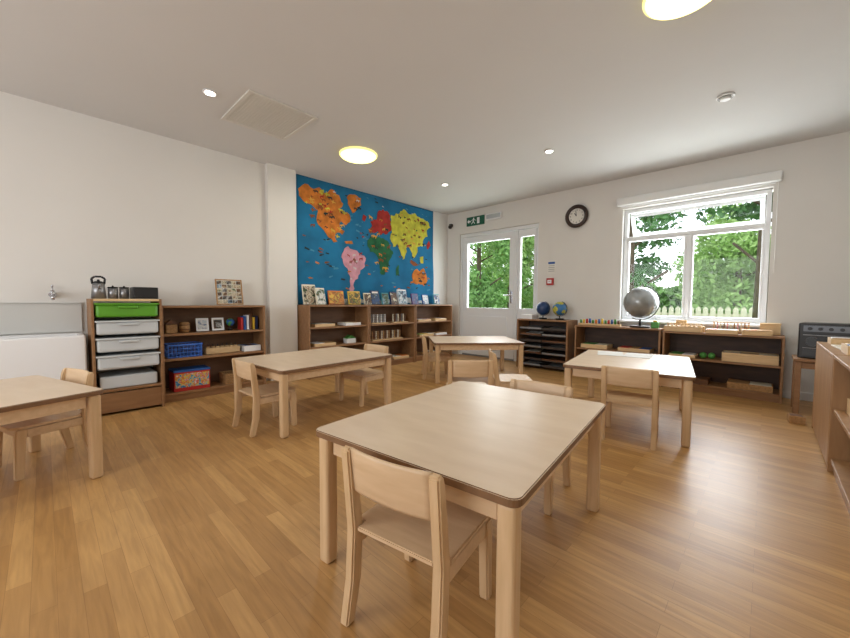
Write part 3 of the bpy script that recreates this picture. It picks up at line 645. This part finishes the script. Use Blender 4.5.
def ub(u,x,z,w,m,h,label,**k): return tray(at(u,x,-.17,z),u.rotation_euler.z,w,.22,h,m,label,'activity trays on low shelves',**k)
ub(U1,-.25,.36,.32,LIGHTW,.05,'pale wooden tray with green shapes',fill=[GREEN,CREAM]); ub(U1,.2,.36,.34,LIGHTW,.04,'pale wooden tray with red shapes',fill=[RED,TAN,BLUE]); ub(U1,-.2,.08,.36,BRN,.09,'brown box tray on the bottom shelf',fill=[TAN]); ub(U1,.24,.08,.3,LIGHTW,.07,'pale wooden tray on the bottom shelf',fill=[BRN,TAN])
ub(U2,.24,.35,.42,LIGHTW,.09,'large pale wooden box with sorting bars',fill=[CREAM,LIGHTW,CREAM]); ub(U2,-.31,.35,.24,LIGHTW,.03,'pale wooden tray on the shelf',fill=[GREEN,WHITE]); ub(U2,-.25,.08,.36,BRN,.05,'dark wooden tray on the bottom shelf',fill=[RED,BRN]); ub(U2,.25,.08,.34,TAN,.06,'woven tan tray on the bottom shelf',fill=[TAN,CREAM])
for i in range(2):
    g=G(); g.sph((0,0,.033),.033,GREEN,seg=18); g.obj('green_ball',None,at(U2,-.13+i*.072,-.2,.35),label='small green ball on the shelf',category='ball',group='green balls')
for i,(x,y,rr) in enumerate(((-1.04,3.60,.3),(-.82,3.64,.1))):
    g=G(); g.box((0,0,.0015),(.21,.30,.002),PAPER); g.obj('paper_sheet',None,(x,y,TZ+.001),(0,0,rr),label='white sheet of paper lying on the table',category='paper',group='paper sheets')
# ---------------------------------------------------------------- stool + stereo
o=T('wooden_stool','small square brown wooden stool table by the wall','stool',(.36,4.55,0))
g=G(); g.box((0,0,.465),(.36,.34,.025),SHELF,.004); g.obj('stool_top',o)
for sx in (-1,1):
    for sy in (-1,1):
        g=G(); g.box((0,0,.226),(.04,.04,.452),SHELF,.004); g.obj('leg',o,(sx*.15,sy*.14,0))
g=G()
for s in (-1,1): g.box((0,s*.14,.42),(.26,.018,.05),SHELF); g.box((s*.15,0,.42),(.018,.24,.05),SHELF)
g.obj('apron',o)
o=T('stereo_system','black stereo unit with control panel and knobs on the stool','stereo',(.38,4.56,.479),-.15)
g=G(); g.box((0,0,.15),(.32,.26,.30),BLACK,.010); g.obj('case',o)
g=G(); g.box((0,-.132,.255),(.26,.004,.05),C('panel_silver',(90,92,96),.3,metal=.6)); g.box((0,-.132,.05),(.26,.004,.05),MC['panel_dark']); g.box((0,-.132,.2),(.26,.004,.006),GREY); g.box((0,-.132,.09),(.26,.004,.004),GREY); g.obj('control_panel',o)
for x in (-.09,-.03,.03,.09):
    g=G(); g.cyl((0,0,0),.014,.016,BLACK,rot=(R90,0,0),seg=16); g.obj('knob',o,(x,-.141,.255))
for x in (-.075,.075):
    g=G(); g.torus((0,0,0),.038,.004,MC['panel_silver'],(R90,0,0)); g.cyl((0,.0,0),.034,.004,MC['panel_dark'],rot=(R90,0,0)); g.obj('speaker',o,(x,-.133,.145))
tray((.2,4.08,.001),.1,.09,.10,.06,TAN,'small open wooden box standing on the floor',name='wooden_box',cat='box',fill=[BRN])
zr=.661
for i in range(3):
    g=G(); g.box((0,0,.006),(.20,.28,.01),[PAPER,WHITE,CREAM][i],.001); g.obj('paper_stack',None,(.43,[2.35,2.8,3.5][i],zr),(0,0,.08*i-.1),label='stack of white paper on the oak cabinet',category='paper',group='paper stacks')
tray((.42,3.15,zr),R90,.24,.18,.05,LIGHTW,'pale wooden tray of blue and white cards on the cabinet',fill=[WHITE,BLUE,CREAM])
tray((.42,3.84,zr),R90,.20,.18,.04,LIGHTW,'pale wooden tray of brown pieces on the cabinet',fill=[TAN,WHITE])
for k,(x,m) in enumerate(((-.22,LIGHTW),(.22,TAN))):
    tray(at(U3,x,-.19,.36),-R90,.34,.24,.08,m,'storage tray in the open oak cabinet','trays in the oak cabinet',fill=[BRN,TAN])
# ---------------------------------------------------------------- outside
GR=mat('grass',(124,164,78),.95,noise=.2,nscale=3,spec=.1)
g=G(); g.box((-2,22,-.16),(60,33,.1),GR); o=g.obj('lawn',label='mown green lawn outside the building',category='lawn',kind='stuff')
def tree(x,y,h,R,col,label,seed,n=3800,leaf=.13,conifer=False,low=.8):
    rnd=np.random.RandomState(seed)
    o=T('tree',label,'tree',(x,y,-.11)); g=G(); g.cyl((0,0,h*.35),.13,h*.7,C('bark',(96,82,66),.9,noise=.3,nscale=14),r2=.06,seg=12)
    for i in range(7):
        a=i*2.4; z=h*(.25+.07*i); g.tube([(0,0,z),(math.cos(a)*R*.6,math.sin(a)*R*.6,z+h*.1)],.03,MC['bark'],6)
    g.obj('trunk',o)
    V=[];F=[];cl=[]
    for i in range(34):
        a=rnd.rand()*6.28; zz=low+(h-low)*rnd.rand()**.9; k=(1-(zz-low)/(h-low))*.9+.25 if conifer else math.sin(min(1,.15+(zz-low)/(h-low)*.85)*math.pi)**.5
        cl.append((math.cos(a)*R*.7*k*rnd.rand()**.4,math.sin(a)*R*.7*k,zz,R*(.28+.18*rnd.rand())))
    for i in range(n):
        c=cl[rnd.randint(len(cl))]; v=rnd.randn(3); v/=np.linalg.norm(v); p=np.array(c[:3])+v*c[3]*rnd.rand()**.35*np.array([1,1,.55 if conifer else .8])
        p[2]=max(p[2],.25)
        e=rnd.randn(3); e/=np.linalg.norm(e); f_=np.cross(e,rnd.randn(3)); f_/=np.linalg.norm(f_); s=leaf*(.6+.8*rnd.rand()); b=len(V)
        V+= [tuple(p-e*s),tuple(p+f_*s*.5),tuple(p+e*s),tuple(p-f_*s*.5)]; F.append((b,b+1,b+2,b+3))
    me=bpy.data.meshes.new('foliage'); me.from_pydata(V,[],F); me.materials.append(col); fo=bpy.data.objects.new('foliage',me); COL.objects.link(fo); fo.parent=o; fo['kind']='stuff'
L1=mat('leaves_bright',(160,192,120),.8,noise=.2,nscale=1.5,spec=.1); L2=mat('leaves_mid',(130,168,102),.8,noise=.25,nscale=1.5,spec=.1); L3=mat('leaves_dark',(92,130,84),.85,noise=.3,nscale=2,spec=.1)
tree(-2.35,9.4,5.0,1.25,L3,'dark green conifer with drooping branches outside the window',1,6500,.07,True,1.5)
tree(-.1,9.9,5.6,1.1,L3,'dark overhanging branches outside the window',9,4000,.08,True,2.75)
tree(-.7,15.2,4.0,2.0,L1,'bright green leafy tree beyond the fence',2,12000,.075,low=.6)
tree(-5.2,15.6,5.2,1.9,L2,'round mid-green tree beyond the fence',3,8000,.09,low=.5)
tree(3.4,15.2,5.0,1.9,L2,'mid-green tree beyond the garden fence',4,4000,.12)
tree(-8.0,11.4,5.5,1.6,L2,'leafy tree seen through the glazed door',5,9000,.08,low=.4)
tree(-9.6,16.4,5.5,2.1,L1,'bright leafy tree seen through the glazed door',6,8000,.11,low=.5)
tree(-13.8,15.0,6.5,2.0,L2,'tall tree outside the glazed door',8,5000,low=.5)
V=[];F=[];rnd=np.random.RandomState(5)
for i in range(24000):
    xx=rnd.uniform(-22,8); top=2.0+.4*math.sin(xx*.8)+.3*math.sin(xx*2.1)
    p=np.array([xx,20.5+rnd.uniform(-.5,.5),rnd.uniform(.2,top)]); e=rnd.randn(3); e/=np.linalg.norm(e); f_=np.cross(e,rnd.randn(3)); f_/=np.linalg.norm(f_); s=.15; b=len(V)
    V+=[tuple(p-e*s),tuple(p+f_*s*.6),tuple(p+e*s),tuple(p-f_*s*.6)]; F.append((b,b+1,b+2,b+3))
me=bpy.data.meshes.new('hedge'); me.from_pydata(V,[],F); me.materials.append(L2); ho=bpy.data.objects.new('hedge',me); COL.objects.link(ho); ho['label']='long dense green hedge at the edge of the garden'; ho['category']='hedge'; ho['kind']='stuff'
FW_=wood('fence_wood',(226,216,196),(240,232,214),.8,(6,6,1))
o=T('picket_fence','pale wooden picket fence across the lawn','fence',(-3.2,11.9,-.11),0,'garden fence panels')
g=G(); g.box((0,0.03,.3),(2.4,.03,.08),FW_); g.box((0,0.03,.74),(2.4,.03,.08),FW_); g.obj('rails',o)
for i in range(16):
    g=G(); g.poly([(-.055,0),(.055,0),(.055,.90),(0,.97),(-.055,.90)],.02,FW_,Matrix.Translation((0,0,0))@Euler((R90,0,0)).to_matrix().to_4x4()); g.obj('picket',o,(-1.125+i*.15,0,0))
clone(o,(-.79,11.9,-.11),0); clone(o,(1.62,12.2,-.11),.2)
# ---------------------------------------------------------------- lights
wd=bpy.data.worlds.new('sky'); sc.world=wd; wd.use_nodes=True; nt=wd.node_tree; bg=nt.nodes['Background']
sk=nt.nodes.new('ShaderNodeTexSky'); sk.sky_type='NISHITA'; sk.sun_disc=False; sk.sun_elevation=math.radians(50); sk.sun_rotation=1.0
mx=nt.nodes.new('ShaderNodeMix'); mx.data_type='RGBA'; mx.inputs[0].default_value=.75; mx.inputs[7].default_value=(.96,.98,1,1)
sm=nt.nodes.new('ShaderNodeVectorMath'); sm.operation='SCALE'; sm.inputs['Scale'].default_value=.15
nt.links.new(sk.outputs[0],sm.inputs[0]); nt.links.new(sm.outputs[0],mx.inputs[6]); nt.links.new(mx.outputs[2],bg.inputs[0]); bg.inputs[1].default_value=2.6
def area(loc,rot,sx,sy,e,col=(1,1,1)):
    l=bpy.data.lights.new('daylight_fill','AREA'); l.shape='RECTANGLE'; l.size=sx; l.size_y=sy; l.energy=e; l.color=col
    o=bpy.data.objects.new('daylight_fill',l); COL.objects.link(o); o.location=loc; o.rotation_euler=rot; return o
area((-.685,WY+.46,1.45),(-R90,0,0),1.3,1.3,68,(.92,.96,1))
area((-3.2,WY+.32,1.35),(-R90,0,0),1.2,1.3,28,(.92,.96,1))
area((-1.9,NY+.02,1.45),(R90,0,0),3.3,1.45,48,(.97,.98,1))  # added fill light in the near wall opening, brightens the interior
for x,y,e in ((-3.23,2.36,9),(-.36,2.25,9),(-2.0,-1.2,8)):  # last one is out of view and has no lamp fixture
    l=bpy.data.lights.new('lamp_light','AREA'); l.shape='DISK'; l.size=.4; l.energy=e; l.color=(1,.96,.86); o=bpy.data.objects.new('lamp_light',l); COL.objects.link(o); o.location=(x,y,H-.085)
for x,y in ((-3.11,.91),(-3.19,3.74),(-1.7,3.65)):
    l=bpy.data.lights.new('spot','SPOT'); l.energy=8; l.spot_size=1.7; l.spot_blend=.8; l.shadow_soft_size=.05; l.color=(1,.95,.88); o=bpy.data.objects.new('spot',l); COL.objects.link(o); o.location=(x,y,H-.03)
# ---------------------------------------------------------------- camera
cd=bpy.data.cameras.new('camera'); cam=bpy.data.objects.new('camera',cd); COL.objects.link(cam); sc.camera=cam
cd.sensor_fit='HORIZONTAL'; cd.sensor_width=36; cd.lens=360.83/850*36; cd.clip_start=.02
yaw,p,ro=.7584,.0491,.0059
f=Vector((-math.sin(yaw)*math.cos(p),math.cos(yaw)*math.cos(p),-math.sin(p))); rr=Vector((math.cos(yaw),math.sin(yaw),0)); u=rr.cross(f)
r2=rr*math.cos(ro)+u*math.sin(ro); u2=-rr*math.sin(ro)+u*math.cos(ro)
cam.matrix_world=Matrix(((r2.x,u2.x,-f.x,0),(r2.y,u2.y,-f.y,0),(r2.z,u2.z,-f.z,.945),(0,0,0,1)))
sc.view_settings.view_transform='Standard'; sc.view_settings.look='None'
